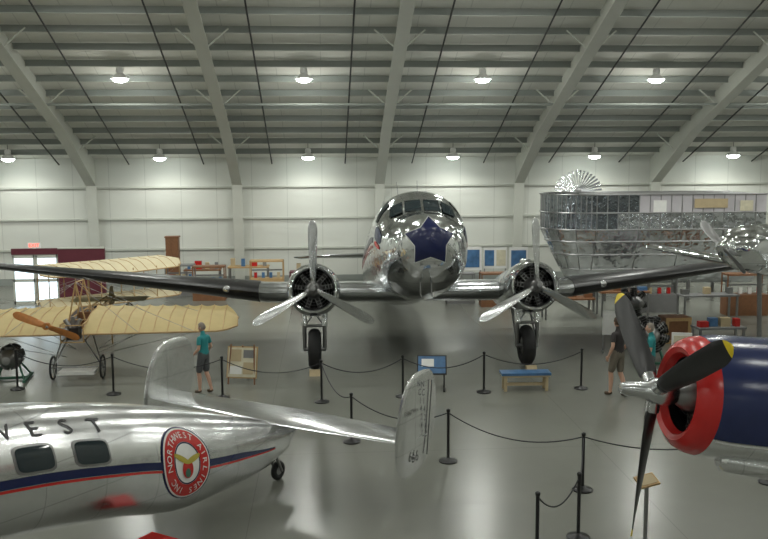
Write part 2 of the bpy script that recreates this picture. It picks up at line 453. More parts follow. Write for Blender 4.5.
for s in (-1,1):
    MH=MA@Matrix.Translation((s*2.87,1.22,-1.08))
    mb=MB(MH)
    mb.lathe([(.52,.34),(.56,.27),(.61,.26),(.66,.36),(.69,.6),(.7,1.0),(.68,1.35),(.62,1.4),(.6,1.3),(.6,.5),(.52,.34)],(0,0,0),(0,1,0),M_al,40)
    mb.lathe([(.05,1.0),(.58,1.02)],(0,0,0),(0,1,0),M_black,30)
    mb.lathe([(.6,1.2),(.62,1.8),(.62,2.6),(.55,3.6),(.4,4.6),(.12,5.6)],(0,0,0),(0,1,0),M_al,32)
    mb.cyl((0,.95,.66),(0,1.6,.72),.1,M_al,seg=12)
    mb.build('engine_nacelle',E)
    mb=MB(); radial_engine(mb,MH@Matrix.Translation((0,.62,0)),.56); mb.build('radial_engine',E)
    mb=MB(MH)
    an=[R(0),R(120),R(240)]
    for a in an: blade(mb,a,1.76,.28,M_blade,None,.1)
    mb.lathe([(.01,-.3),(.07,-.29),(.1,-.2),(.12,-.05),(.16,0),(.15,.2)],(0,0,0),(0,1,0),M_steel,20,True,True)
    for a in an: mb.cyl((0,0,0),(.2*math.sin(a),0,.2*math.cos(a)),.07,M_steel)
    mb.build('propeller',E)
    mb=MB(); x=s*2.87
    wheel(mb,(x,0,.56),(1,0,0),.56,.36)
    for dx in (-.27,.27):
        mb.cyl((x+dx,0,.56),(x+dx,-.08,1.25),.055,M_steel); mb.cyl((x+dx,-.08,1.2),(x+dx,.1,1.95),.08,M_al)
        mb.cyl((x+dx,.0,.75),(x+dx*.9,1.1,1.8),.04,M_steel)
    mb.cyl((x-.3,0,.56),(x+.3,0,.56),.06,M_steel)
    mb.cyl((x-.27,-.06,1.2),(x+.27,-.06,1.2),.04,M_steel)
    mb.cyl((x-.27,-.05,1.2),(x+.27,.08,1.85),.02,M_steel); mb.cyl((x+.27,-.05,1.2),(x-.27,.08,1.85),.02,M_steel)
    mb.cyl((x-.27,.1,1.9),(x+.27,.1,1.9),.05,M_steel)
    mb.poly_ext([(-.78,0),(-.55,0),(-.5,.12),(-.62,.14)],x-.14,x+.14,M_tan)
    mb.build('landing_gear',E)
mb=MB(); 
tw=MA@Vector((0,17.6,.1)); wheel(mb,(0,tw.y,.22),(1,0,0),.22,.14); mb.cyl((0,tw.y,.22),(0,tw.y-.1,tw.z+.15),.05,M_steel)
for px in (.1,-.18):
    p=MA@Vector((px,.9,-.96)); mb.cyl(p,p+Vector((0,-.05,-.3)),.02,M_steel); mb.cyl(p+Vector((0,-.05,-.3)),p+Vector((0,-.4,-.34)),.015,M_steel)
mb.cyl(MA@Vector((0,3.0,1.5)),MA@Vector((0,3.0,1.95)),.012,M_steel,seg=6)
mb.cyl(MA@Vector((-.5,3.2,1.3)),MA@Vector((-.55,3.2,1.95)),.012,M_steel,seg=6)
mb.build('tailwheel_and_probes',E)

# ------------------------------------------------------------ twin-tail airliner
E=root('twin_tail_airliner',-1.85,14.92,0,-31.06)
F2=Fus([(.45,.04,.80,.72),(.2,.14,.9,.60),(0,.22,1.0,.48),(-1,.47,1.38,.36),(-2.6,.73,1.93,.40),(-4,.79,2.33,.74),(-5.5,.8,2.66,1.05),(-7.5,.8,2.92,1.33),(-9,.76,2.98,1.5),(-10,.66,2.8,1.55),(-10.8,.45,2.5,1.7),(-11.3,.08,2.15,2.0)],2.15)
mb=MB(); F2.mesh(mb,rng(-11.3,.45,60),M_al2,64)
mb.build('fuselage',E)
mb=MB()
for k in range(6):
    F2.rad(mb,-4.68-k*.82,R(19),sup(.28,.175,5),.006,M_steel,rr=.8); F2.rad(mb,-4.68-k*.82,R(19),sup(.25,.145,5),.012,M_glass,rr=.8)
sy=lambda a:(lambda y:R(a)*1.0)
F2.strip(mb,-11,-.6,sy(-1),lambda y:R(-1+min(6.5,(-.3-y)*5)),.006,M_navy,60)
F2.strip(mb,-11,-.6,sy(-3.5),sy(-1.6),.007,M_red,60)
lx,lth=-3.05,R(5)
circ=lambda r:(lambda t:(r*math.cos(t),r*math.sin(t)))
F2.rad(mb,lx,lth,circ(.50),.010,M_navy,48,6,rr=.75); F2.rad(mb,lx,lth,circ(.475),.014,M_white,48,6,rr=.75)
F2.rad(mb,lx,lth,circ(.45),.018,M_red,48,4,.60,rr=.75); F2.rad(mb,lx,lth,circ(.265),.019,M_navy,48,2,.93,rr=.75)
F2.rad(mb,lx,lth-.1,circ(.11),.021,M_red,30,3,rr=.75); F2.rad(mb,lx,lth-.16,circ(.055),.023,M_green,20,3,rr=.75)
for s in (-1,1):
    F2.rad(mb,lx+s*.12,lth+.06,lambda t,s=s:(.15*math.cos(t),.04*math.sin(t)+.05*s*math.cos(t)),.024,M_gold,20,2,rr=.75)
def ftext(mb,fus,t,size,yc,thc,off,mat,rr=.78,rot=0,rad=0,fx=1):
    vs,fs=textmesh(t,size); out=[]
    for a,b in vs:
        a*=fx; b+=rad; ca,sa=math.cos(rot),math.sin(rot); a,b=a*ca-b*sa,a*sa+b*ca
        y=yc+a; th=thc+b/rr; out.append(fus.pt(y,th)+fus.nrm(y,th)*off)
    mb.add(out,fs,mat)
tx='NORTHWEST'
for i,c in enumerate(tx): ftext(mb,F2,c,.32,-4.45-(8-i)*.46,R(45),.012,M_black,fx=1.1)
t2='NORTHWEST AIRLINES INC '
for i,c in enumerate(t2):
    if c!=' ': ftext(mb,F2,c,.13,lx,lth,.024,M_white,.75,R(100)-2*math.pi*i/len(t2),.36)
mb.build('markings_and_windows',E)
mb=MB()
for s in (-1,1):
    st=[(x,-.45+x*.06,1.13,(1.0-x*.11),.09) for x in rng(0,2.72,6)]
    mb.loft([foil(s*x,l,z,c,t,10,0) for x,l,z,c,t in st],M_al2)
    fs=[]
    for k in range(15):
        a=math.pi*(k+.15)/14.3; zz=-math.cos(a); ch=1.28*math.sin(a)**.62; z=1.39+zz*.82
        yc=.1+.16*zz; fs.append(foil(s*2.68,yc-ch*.5,z,max(ch,.12),.07,10,0,True))
    mb.loft(fs,M_al2)
def flat(mb,t,size,x,yc,zc,mat):
    vs,fs=textmesh(t,size); mb.add([(x,yc+a,zc+b) for a,b in vs],fs,mat)
flat(mb,'66',.24,2.745,-.05,.88,M_black)
for i,c in enumerate('NC14262'): flat(mb,c,.15,2.745,.2+.02*i,2.0-.14*i,M_navy)
flat(mb,'ELECTRA',.09,2.745,-.12,1.62,M_black)
mb.cyl((2.725,.38,.8),(2.725,.55,2.0),.008,M_black,seg=5)
mb.build('tail_surfaces',E)
mb=MB(); wheel(mb,(0,-.05,.17),(1,0,0),.17,.11)
for dx in(-.09,.09): mb.cyl((dx,-.05,.17),(dx*.6,-.2,.54),.025,M_steel)
mb.build('tailwheel',E)
mb=MB()
for s in (-1,1):
    mb.loft([foil(s*x,-10.2+x*.12,1.75+x*.07,2.5-x*.2,.14) for x in rng(0,8.2,6)],M_al2)
    mb.cyl((s*2.4,-9.6,1.8),(s*2.4,-9.8,.4),.07,M_steel); wheel(mb,(s*2.4,-9.8,.4),(1,0,0),.4,.24)
    mb.lathe([(.4,0),(.5,.1),(.5,1.0),(.3,2.2),(.05,3)],(s*2.4,-11.6,2.0),(0,1,0),M_al2,24,True)
mb.build('wings_and_gear',E)

# ------------------------------------------------------------ radial engine airplane (right)
E=root('radial_engine_airplane',3.08,9.8,0,-84)
MA3=Matrix.Translation((0,0,2.9))@Matrix.Rotation(R(-7),4,'X')
mb=MB(MA3)
mb.lathe([(.43,.36),(.47,.27),(.53,.24),(.61,.29),(.66,.38),(.68,.47)],(0,0,0),(0,1,0),M_red,48)
mb.lathe([(.43,.36),(.58,.55),(.6,1.0)],(0,0,0),(0,1,0),M_black,48)
C3=Fus([(.47,.68,.68,-.68),(.7,.71,.71,-.71),(1.2,.73,.73,-.73),(1.5,.75,.75,-.75)],2)
C3.mesh(mb,[.47,.6,.7,.85,1,1.2,1.4,1.5],M_al2,72,lambda y,th:M_blue if math.sin(th)>-.5 else M_al2)
mb.lathe([(.05,1.0),(.6,1.02)],(0,0,0),(0,1,0),M_black,30)
mb.build('engine_cowl',E)
mb=MB(); radial_engine(mb,MA3@Matrix.Translation((0,.62,0)),.55); mb.build('radial_engine',E)
F3=Fus([(1.45,.74,.74,-.75),(2.5,.78,.8,-.85),(4,.72,.95,-.9),(6,.5,.75,-.85),(8,.25,.45,-.75),(9.3,.06,.1,-.5)],2.05)
mb=MB(MA3); F3.mesh(mb,rng(1.45,9.3,26),M_al2,72,lambda y,th:M_blue if math.sin(th)>-.5 else M_al2); 
mb.lathe([(.05,0),(.73,.02)],(0,1.4,0),(0,1,0),M_black,30)
mb.lathe([(.08,0),(.13,.04),(.14,.5),(.12,1.4),(.03,1.9)],(.25,.75,-.66),(0,1,-.08),M_al2,18,True,True)
F3.strip(mb,1.5,9,lambda y:R(-33),lambda y:R(-30.5),.008,M_white); C3.strip(mb,.5,1.5,lambda y:R(-33),lambda y:R(-30.5),.008,M_white)
mb.loft([foil(0,y,z,c,.09,8,0,True) for z,y,c in ((.3,7.9,1.5),(1,8.3,1.2),(1.5,8.7,.8),(1.7,9,.4))],M_red)
for s in(-1,1): mb.loft([foil(s*x,8+x*.2,0,1.2-x*.3,.09,8,0) for x in (0,1,2,2.2)],M_blue)
mb.build('fuselage',E)
mb=MB(MA3)
for a in (R(61),R(181),R(301)): blade(mb,a,1.74,.27,M_black,M_yel,.1,tiplen=.06)
mb.lathe([(.01,-.42),(.06,-.41),(.09,-.3),(.1,-.1),(.15,-.04),(.16,.15),(.1,.3)],(0,0,0),(0,1,0),M_blade,20,True,True)
for a in (R(61),R(181),R(301)): mb.cyl((0,0,0),(.24*math.sin(a),0,.24*math.cos(a)),.085,M_blade,seg=14)
mb.build('propeller',E)
mb=MB()
for s in (-1,1):
    mb.cyl((s*.6,3.2,1.9),(s*1.1,3.0,.4),.07,M_steel); wheel(mb,(s*1.12,3.0,.42),(1,0,0),.42,.24)
mb.cyl((0,8.6,1.4),(0,8.8,.2),.05,M_steel); wheel(mb,(0,8.8,.18),(1,0,0),.18,.1)
mb.build('landing_gear',E)

# ------------------------------------------------------------ silver monoplane far right
E=root('silver_monoplane',8.0,20.7,0,-66)
MA4=Matrix.Translation((0,0,3.5))@Matrix.Rotation(R(-6),4,'X')
mb=MB(MA4)
mb.lathe([(.02,.02),(.2,.06),(.36,.18),(.48,.38),(.55,.65),(.58,1.0)],(0,0,0),(0,1,0),M_al,32)
F4=Fus([(.95,.57,.58,-.58),(2,.65,.75,-.65),(3.2,.65,1.05,-.68),(4.4,.5,.7,-.6),(6,.25,.4,-.4),(7,.06,.1,-.1)],2.2)
F4.mesh(mb,rng(.95,7,20),M_al,36)
F4.rad(mb,2.8,R(55),sup(.4,.2),.01,M_glass,rr=.6); F4.rad(mb,2.8,R(55),sup(.4,.2),.01,M_glass,rr=.6,side=-1)
for s in(-1,1): mb.loft([foil(s*x,1.0+x*.08,-.45+x*.04,1.9-x*.2,.13) for x in rng(0,4.2,6)],M_al)
for s in(-1,1): mb.loft([foil(s*x,6+x*.15,.1,.9-x*.15,.1,8,0) for x in (0,.8,1.6)],M_al)
mb.loft([foil(0,y,z,c,.09,8,0,True) for z,y,c in ((.1,5.7,1.3),(.7,6.1,1.0),(1.1,6.4,.6))],M_al)
mb.build('airframe',E)
mb=MB(MA4)
for a in (R(-55),R(125)): blade(mb,a,.95,.2,M_steel,None,.06)
mb.lathe([(.01,-.22),(.1,-.12),(.15,.05),(.15,.2)],(0,0,0),(0,1,0),M_al,20,True,True)
mb.build('propeller',E)
mb=MB()
for s in(-1,1):
    mb.cyl((s*1.1,2.4,2.8),(s*1.15,2.6,.35),.06,M_steel); wheel(mb,(s*1.15,2.6,.35),(1,0,0),.35,.2)
mb.cyl((0,6.6,2.6),(0,6.7,.2),.05,M_steel); wheel(mb,(0,6.7,.15),(1,0,0),.15,.1)
mb.build('landing_gear',E)

# ------------------------------------------------------------ pioneer monoplane
def spoked(mb,c,ax,r,M=None):
    mb.torus(c,ax,r,.028,M_rub,28,6,M); mb.torus(c,ax,r-.03,.012,M_steel,28,6,M)
    rg=mb.ring(c,ax,r-.03,14)
    for p in rg: mb.cyl(c,p,.004,M_steel,seg=4,M=M)
    mb.cyl(Vector(c)-Vector(ax)*.06,Vector(c)+Vector(ax)*.06,.03,M_steel,M=M)
E=root('pioneer_monoplane',-7.96,22.7,0,6)
def fabwing(mb,s,z0,half,ch,tilt,dih,mat,y0=-.9,scal=.09,ribs=11,root_=.25):
    nx,ny=ribs*6,8
    def P(i,j,o=0):
        q=i/nx; x=root_+(half-root_)*q
        c=ch*(1-.12*q)-(scal*abs(math.sin(math.pi*ribs*q)) if scal else 0)
        if q>.9: c*=1-.5*((q-.9)/.1)**2
        t=j/ny; lead=.35*max(0,(q-.85)/.15)**2
        yy=y0+lead+ t*(c-lead)
        return Vector((s*x, yy, z0+dih*x+ (yy-y0)*math.tan(tilt)+.12*math.sin(math.pi*min(1,t*1.15))+o))
    vs=[P(i,j,.012) for i in range(nx+1) for j in range(ny+1)]+[P(i,j,-.012) for i in range(nx+1) for j in range(ny+1)]
    n=(nx+1)*(ny+1);fs=[]
    for i in range(nx):
        for j in range(ny):
            a=i*(ny+1)+j; fs+=[(a,a+1,a+ny+2,a+ny+1),(n+a,n+a+ny+1,n+a+ny+2,n+a+1)]
    for i in range(nx):
        for j in (0,ny): a=i*(ny+1)+j; fs.append((a,a+ny+1,n+a+ny+1,n+a))
    for j in range(ny):
        for i in (0,nx): a=i*(ny+1)+j; fs.append((a,a+1,n+a+1,n+a))
    mb.add(vs,fs,mat)
    for k in range(ribs+1):
        i=k*6; mb.tube([P(i,j,.014) for j in range(ny+1)],.014,M_woodl,5)
    mb.tube([P(i,0) for i in range(0,nx+1,3)],.025,M_woodl,6); mb.tube([P(i,5,-.02) for i in range(0,nx-5,3)],.02,M_woodl,6)
    return P
mb=MB()
for s in (-1,1):
    P=fabwing(mb,s,1.25,4.1,2.0,R(12),.0,M_fab)
    for k in (24,48): 
        for j in (0,5): mb.cyl((0,-.3+j*.2,2.5),P(k,j),.006,M_steel,seg=4); mb.cyl((s*.3,-.3+j*.2,.55),P(k,j),.006,M_steel,seg=4)
mb.build('wings',E)
mb=MB()
for sx in (-.28,.28):
    for z0,z1 in ((1.0,1.35),(1.45,1.5)):
        mb.cyl((sx,-.9,z0+.05),(sx*.4,4.0,z1),.022,M_woodl,seg=6)
for k in range(7):
    q=k/6; y=-.9+4.9*q; sx=.28*(1-.6*q); za,zb=1.05+.3*q,1.48+.04*q
    for s in(-1,1): mb.cyl((s*sx,y,za),(s*sx,y,zb),.015,M_woodl,seg=6)
    mb.cyl((-sx,y,za),(sx,y,za),.015,M_woodl,seg=6); mb.cyl((-sx,y,zb),(sx,y,zb),.015,M_woodl,seg=6)
for s in (-1,1): mb.cyl((s*.2,-.3,1.5),(0,-.3,2.5),.02,M_woodl,seg=6); mb.cyl((s*.2,.6,1.5),(0,.6,2.45),.02,M_woodl,seg=6)
mb.cyl((0,-.3,2.5),(0,.6,2.45),.02,M_woodl,seg=6)
mb.box((0,.5,1.2),(.4,.4,.06),M_wood); mb.box((0,.72,1.38),(.4,.06,.36),M_wood)
mb.loft([foil(x,3.4,1.42,1.0,.03,6,0) for x in rng(-1.1,1.1,4)],M_fab)
mb.loft([foil(0,y,z,c,.03,6,0,True) for z,y,c in ((1.2,3.7,.8),(1.5,3.7,.8),(1.8,3.9,.5))],M_fab)
mb.cyl((0,3.8,1.35),(0,4.0,.0),.025,M_woodl,seg=6)
mb.build('frame_and_tail',E)
mb=MB()
for s in(-1,1):
    spoked(mb,(s*.62,-.45,.31),(1,0,0),.285)
    mb.cyl((s*.62,-.45,.31),(s*.28,-.8,1.1),.02,M_steel,seg=6); mb.cyl((s*.62,-.45,.31),(s*.28,.1,1.1),.02,M_steel,seg=6)
mb.cyl((-.66,-.45,.31),(.66,-.45,.31),.02,M_steel,seg=6)
mb.box((0,-.7,1.25),(.3,.35,.3),M_dk)
for a in(-.6,0,.6): mb.cyl((0,-.75,1.3),(.35*math.sin(a),-.75,1.3+.38*math.cos(a)),.055,M_steel)
mb.box((.0,-.45,.2),(.9,.5,.08),M_white); 
mb.build('undercarriage_and_engine',E)
mb=MB(Matrix.Translation((-.55,-1.12,1.52)))
for a in (R(113),R(293)): blade(mb,a,.85,.2,M_prop,None,.03,b0=35,b1=12,thk=.1)
mb.cyl((0,-.06,0),(0,.06,0),.09,M_prop,seg=16); mb.cyl((0,-.07,0),(.55,.35,-.2),.035,M_steel)
mb.build('wooden_propeller',E)

# early biplane behind
E=root('fabric_biplane',-9.7,30.9,0,42)
mb=MB()
for s in (-1,1):
    fabwing(mb,s,1.72,2.6,1.6,R(12),.03,M_fabc,-.7,0,7,0.0)
    fabwing(mb,s,.7,2.6,1.5,R(6),.02,M_fabc,-.7,0,7,0.0)
    for x in (.6,1.5,2.4):
        for y in (-.6,.4): mb.cyl((s*x,y,.75),(s*x,y,1.88),.018,M_woodl,seg=6)
    mb.cyl((s*.6,-.6,.75),(s*2.4,-.6,1.85),.005,M_steel,seg=4)
    mb.cyl((s*.4,.6,1.8),(s*.3,1.9,1.6),.02,M_woodl,seg=6); mb.cyl((s*.4,.6,.8),(s*.3,1.9,1.2),.02,M_woodl,seg=6)
    spoked(mb,(s*.6,-.2,.31),(1,0,0),.285); mb.cyl((s*.6,-.2,.31),(s*.5,-.2,.8),.02,M_woodl,seg=6)
mb.loft([foil(x,1.6,1.6,.6,.03,6,0) for x in rng(-1.2,1.2,4)],M_fabc)
mb.cyl((0,1.9,1.4),(0,1.9,0),.02,M_woodl,seg=6)
mb.build('airframe',E)

# ------------------------------------------------------------ gondola
E=root('airship_gondola',6.4,33.6,0,3)
def outline(ins,n=14,L=8.4,Wd=3.2):
    r=Wd/2-ins*.8; pts=[]; x0=Wd/2*1.1
    for i in range(n+1):
        a=math.pi/2+math.pi*i/n; pts.append((x0+ (Wd/2*1.1-ins)*math.cos(a), Wd/2+r*math.sin(a)))
    k=8
    far=[(L-(L-x0)*i/k,Wd/2+r) for i in range(k)]; near=[(x0+(L-x0)*i/k,Wd/2-r) for i in range(1,k+1)]
    return far+pts+near
mb=MB()
lv=[(1.15,.7),(1.0,.85),(.78,1.3),(.45,1.9),(.2,2.4),(0,2.9)]
mb.loft([[Vector((x,y,z)) for x,y in outline(i)] for i,z in lv],M_alg,True,True)
for i,z in ((.78,1.3),(.45,1.9),(.18,2.42),(-.03,2.9),(-.03,3.55),(-.04,4.25)):
    ol=[Vector((x,y,z)) for x,y in outline(i-.01)]; mb.tube(ol,.03,M_steel,6)
ol0=outline(.76); ol1=outline(-.02)
for i in range(0,len(ol0),2): mb.cyl((ol0[i][0],ol0[i][1],1.3),(ol1[i][0],ol1[i][1],2.9),.02,M_steel,seg=6)
mb.build('hull',E)
mb=MB(); random.seed(11)
ol=outline(0.0)
for (a,b),(c,d) in zip(ol,ol[1:]):
    mid=(a+c)/2
    for z0,z1 in ((2.92,3.53),(3.57,4.23)):
        m_=M_ald if z0>3.3 else random.choice([M_ald,M_alg]) 
        if mid>3.2: m_= M_lav if z0>3.3 else M_alg
        mb.add([(a,b,z0),(c,d,z0),(c,d,z1),(a,b,z1)],[(0,1,2,3)],m_)
    for q in (0,.5): mb.cyl((a+(c-a)*q,b+(d-b)*q,2.9),(a+(c-a)*q,b+(d-b)*q,4.25),.022,M_steel,seg=6)
mb.box((6.2,-.04,3.9),(1.3,.03,.35),M_tan); mb.box((4.2,-.04,3.8),(.5,.03,.45),M_white); mb.box((7.6,-.04,3.8),(.5,.03,.4),M_cream)
mb.box((5,1.6,2.95),(6.4,2.9,.06),M_steel); mb.box((4.9,1.6,4.22),(7.0,3.0,.05),M_grey)
for x in (2.4,4.2,5.8,7.4):
    for y in (.9,2.3): mb.cyl((x,y,0),(x,y,.8),.08,M_steel)
mb.build('window_panels_and_stand',E)
mb=MB()
n=17
for i in range(n+1):
    a=math.pi*(i/n)*.94+.1; L=.84; ca,sa=math.cos(a),math.sin(a)
    o=Vector((1.35,1.2,4.34)); d=Vector((ca*1.12,0,sa)); e=Vector((-sa,0,ca))
    mb.loft([[o+d*.12+e*.012+Vector((0,q,0)) for q in(-.01,.01)]+[o+d*.12-e*.012+Vector((0,q,0)) for q in (.01,-.01)],
             [o+d*L+e*.045+Vector((0,q,0)) for q in(-.04,.0)]+[o+d*L-e*.045+Vector((0,q,0)) for q in (.04,-.0)]],M_alg)
mb.box((1.35,1.2,4.32),(1.2,.4,.06),M_steel); mb.cyl((1.35,1.2,2.9),(1.35,1.2,4.3),.06,M_steel); mb.ball((1.35,1.2,4.38),(.16,.1,.12),M_steel,12)
mb.build('fan_blades',E)

# ------------------------------------------------------------ people
def seg_d(p,a,b):
    ab=b-a; t=max(0,min(1,(p-a).dot(ab)/max(1e-9,ab.dot(ab)))); return (p-(a+ab*t)).length
def skin_mesh(verts,rad,edges,roots,sub=2):
    me=bpy.data.meshes.new('s'); me.from_pydata(verts,edges,[]); ob=bpy.data.objects.new('s',me); col.objects.link(ob)
    m=ob.modifiers.new('k','SKIN'); m.use_smooth_shade=True
    for i,r in enumerate(rad):
        d=me.skin_vertices[0].data[i]; d.radius=r if hasattr(r,'__len__') else (r,r); d.use_root=(i in roots)
    s=ob.modifiers.new('u','SUBSURF'); s.levels=sub; s.render_levels=sub
    dg=bpy.context.evaluated_depsgraph_get(); dg.update()
    out=bpy.data.meshes.new_from_object(ob.evaluated_get(dg)); bpy.data.objects.remove(ob); return out
M_skin=simple('skin',(.55,.33,.24),.5,0,.06)
M_hair=simple('hair_brown',(.06,.035,.02),.8,0,.3,40)
M_hairg=simple('hair_grey',(.22,.19,.16),.8,0,.3,40)
def person(name,x,y,rot,H,shirt,shorts,shoe,hair,pose,long_=False,female=False):
    E=root(name,x,y,0,rot); k=H/1.75
    J={'pel':((0,0,.97),(.15,.115)),'wai':((0,0,1.08),(.145,.11)),'che':((0,.0,1.27),(.17,.115)),'nb':((0,-.01,1.45),.075),'nk':((0,.005,1.52),.052),'nt':((0,.015,1.58),.05)}
    Ed=[('pel','wai','t'),('wai','che','t'),('che','nb','t'),('nb','nk','s'),('nk','nt','s')]
    for s,S in ((-1,'L'),(1,'R')):
        p=pose[S]
        J['sh'+S]=((s*.165,-.01,1.41),.062)
        el=Vector(p['el']); sh=Vector((s*.165,-.01,1.41)); wr=Vector(p['wr']); el.x*=s; wr.x*=s
        J['sl'+S]=(tuple(sh.lerp(el,.62)),.058); J['sx'+S]=(tuple(sh.lerp(el,.68)),.042)
        J['el'+S]=(tuple(el),.04); J['fm'+S]=(tuple(el.lerp(wr,.35)),.04); J['wr'+S]=(tuple(wr),.026)
        d=(wr-el).normalized(); J['pa'+S]=(tuple(wr+d*.07),(.038,.02))
        Ed+=[('che','sh'+S,'t'),('sh'+S,'sl'+S,'t'),('sl'+S,'sx'+S,'s'),('sx'+S,'el'+S,'s'),('el'+S,'fm'+S,'s'),('fm'+S,'wr'+S,'s'),('wr'+S,'pa'+S,'s')]
        hp=Vector((s*.085,0,.9)); kn=Vector(p['kn']); an=Vector(p['an']); kn.x*=s; an.x*=s
        J['hp'+S]=(tuple(hp),.105); J['th'+S]=(tuple(hp.lerp(kn,.5)),.092); 
        J['hm'+S]=(tuple(hp.lerp(kn,.88)),.085); J['hn'+S]=(tuple(hp.lerp(kn,.93)),.06); J['kn'+S]=(tuple(kn),.056)
        J['ca'+S]=(tuple(kn.lerp(an,.3)+Vector((0,-.015,0))),.057 if not long_ else .07); J['an'+S]=(tuple(an),.036 if not long_ else .055)
        J['he'+S]=(tuple(an+Vector((0,-.03,-.05))),.04); J['to'+S]=(tuple(an+Vector((s*.02,.15,-.065))),(.045,.03))
        lg='p' if long_ else 's'
        Ed+=[('pel','hp'+S,'p'),('hp'+S,'th'+S,'p'),('th'+S,'hm'+S,'p'),('hm'+S,'hn'+S,lg),('hn'+S,'kn'+S,lg),('kn'+S,'ca'+S,lg),('ca'+S,'an'+S,lg),('an'+S,'he'+S,'f'),('he'+S,'to'+S,'f')]
    names=list(J); idx={n:i for i,n in enumerate(names)}
    vs=[Vector(J[n][0])*k for n in names]; rd=[tuple(q*k for q in J[n][1]) if hasattr(J[n][1],'__len__') else J[n][1]*k for n in names]
    me=skin_mesh([tuple(v) for v in vs],rd,[(idx[a],idx[b]) for a,b,_ in Ed],[0],2)
    mats={'t':shirt,'p':shorts,'s':M_skin,'f':shoe}; keys=list(mats)
    me.materials.clear()
    for q in keys: me.materials.append(mats[q])
    for pl in me.polygons:
        c=pl.center; best=None
        for a,b,l in Ed:
            A_,B_=vs[idx[a]],vs[idx[b]]; ra=rd[idx[a]]; ra=ra if not hasattr(ra,'__len__') else max(ra)
            d=seg_d(c,A_,B_)-ra*.8
            if best is None or d<best[0]: best=(d,l)
        pl.material_index=keys.index(best[1]); pl.use_smooth=True
    mn=min(v.co.z for v in me.vertices)
    for v in me.vertices: v.co.z-=mn
    ob=bpy.data.objects.new('body',me); col.objects.link(ob); ob.parent=E
    fv=[];fr=[];fe=[];rt=[]
    for s,S in ((-1,'L'),(1,'R')):
        w=vs[idx['wr'+S]]; pa=vs[idx['pa'+S]]; d=(pa-w).normalized(); fw=Vector((0,1,0)); fw=(fw-d*fw.dot(d)).normalized(); inn=d.cross(fw)*(-1); 
        if inn.x*s>0: inn=-inn
        for f,(off,L) in enumerate(((.03,.075),(.01,.085),(-.01,.08),(-.03,.065))):
            o=len(fv); rt.append(o); b=pa+fw*off*k
            pts=[b-d*.01*k,b+d*.02*k,b+d*(.02+L*.45)*k+inn*.012*k,b+d*(.02+L*.8)*k+inn*.035*k]
            fv+=pts; fr+=[.0095*k,.0095*k,.009*k,.0075*k]; fe+=[(o,o+1),(o+1,o+2),(o+2,o+3)]
        o=len(fv); rt.append(o); b=w+d*.025*k+fw*.025*k
        fv+=[b,b+d*.03*k+fw*.025*k,b+d*.065*k+fw*.035*k+inn*.01*k]; fr+=[.012*k,.011*k,.009*k]; fe+=[(o,o+1),(o+1,o+2)]
    me=skin_mesh([tuple(v-Vector((0,0,mn))) for v in fv],fr,fe,rt,1); me.materials.clear(); me.materials.append(M_skin)
    ob=bpy.data.objects.new('fingers',me); col.objects.link(ob); ob.parent=E
    hc=Vector((0,.03,1.64))*k-Vector((0,0,mn)); mb=MB(Matrix.Translation(hc)@Matrix.Rotation(pose.get('turn',0),4,'Z')@Matrix.Rotation(-pose.get('nod',0),4,'X')@Matrix.Scale(k,4))
    rings=[]
    def hp_(t,a,g=1):
        st,ct=math.sin(t),-math.cos(t); x=.074*st*math.cos(a); y=.094*st*math.sin(a); z=.118*ct
        if ct<-.2: x*=1-.28*(-ct-.2); y=y*(1-.15*(-ct-.2))+.012*(-ct)
        if y>0:
            nx=math.exp(-(x/.014)**2)*math.exp(-((z+.012)/.026)**2)*.024; y+=nx
            for sx in(-1,1): y-=.010*math.exp(-((x-sx*.031)/.016)**2-((z-.012)/.013)**2)
            y+=.005*math.exp(-(x/.02)**2-((z+.055)/.008)**2)+.008*math.exp(-(x/.022)**2-((z+.1)/.018)**2)
        return (x*g,y*g,z*g)
    n=36
    for kk in range(25): rings.append([hp_(max(.01,min(math.pi-.01,math.pi*kk/24)),2*math.pi*i/n) for i in range(n)])
    mb.loft(rings,M_skin)
    for s in(-1,1):
        mb.ball((s*.074,-.005,-.005),(.012,.02,.032),M_skin,10); mb.ball((s*.031,.078,.012),(.012,.008,.008),M_white,10); mb.ball((s*.031,.085,.012),(.005,.004,.005),M_black,8)
        mb.ball((s*.031,.086,.032),(.017,.006,.004),hair,8)
    mb.ball((0,.090,-.055),(.022,.006,.005),M_red,8)
    hv=[];hf=[];m2=n
    rows=[t for t in rng(math.pi*.38,math.pi-.01,16)]
    for t in rows:
        for i in range(m2):
            a=2*math.pi*i/m2
            lim=math.pi*(.66 if math.sin(a)>.35 else (.36 if math.sin(a)<-.1 else .52))
            tt=max(t,lim); x,y,z=hp_(tt,a); g=1.09; hv.append((x*g,(y if y<.07 else .07)*g,z*g+.004))
    for r_ in range(len(rows)-1):
        for i in range(m2): j=(i+1)%m2; hf.append((r_*m2+i,r_*m2+j,(r_+1)*m2+j,(r_+1)*m2+i))
    mb.add(hv,hf,hair)
    mb.build('head',E,ang=80)
    return E
teal=simple('teal_shirt',(.02,.22,.23),.8); darks=simple('dark_shirt',(.035,.03,.03),.8); khaki=simple('khaki_shorts',(.16,.14,.11),.8); greys=simple('grey_shorts',(.08,.085,.09),.8)
brown=simple('brown_shoe',(.08,.05,.03),.6)
person('man',-4.36,20.8,62,1.70,teal,greys,brown,M_hairg,{'L':{'el':(.22,-.04,1.14),'wr':(.2,.14,.98),'kn':(.1,.08,.5),'an':(.1,.06,.09)},'R':{'el':(.23,-.06,1.14),'wr':(.2,.12,.96),'kn':(.09,.0,.5),'an':(.1,-.14,.09)},'nod':.15,'turn':.2})
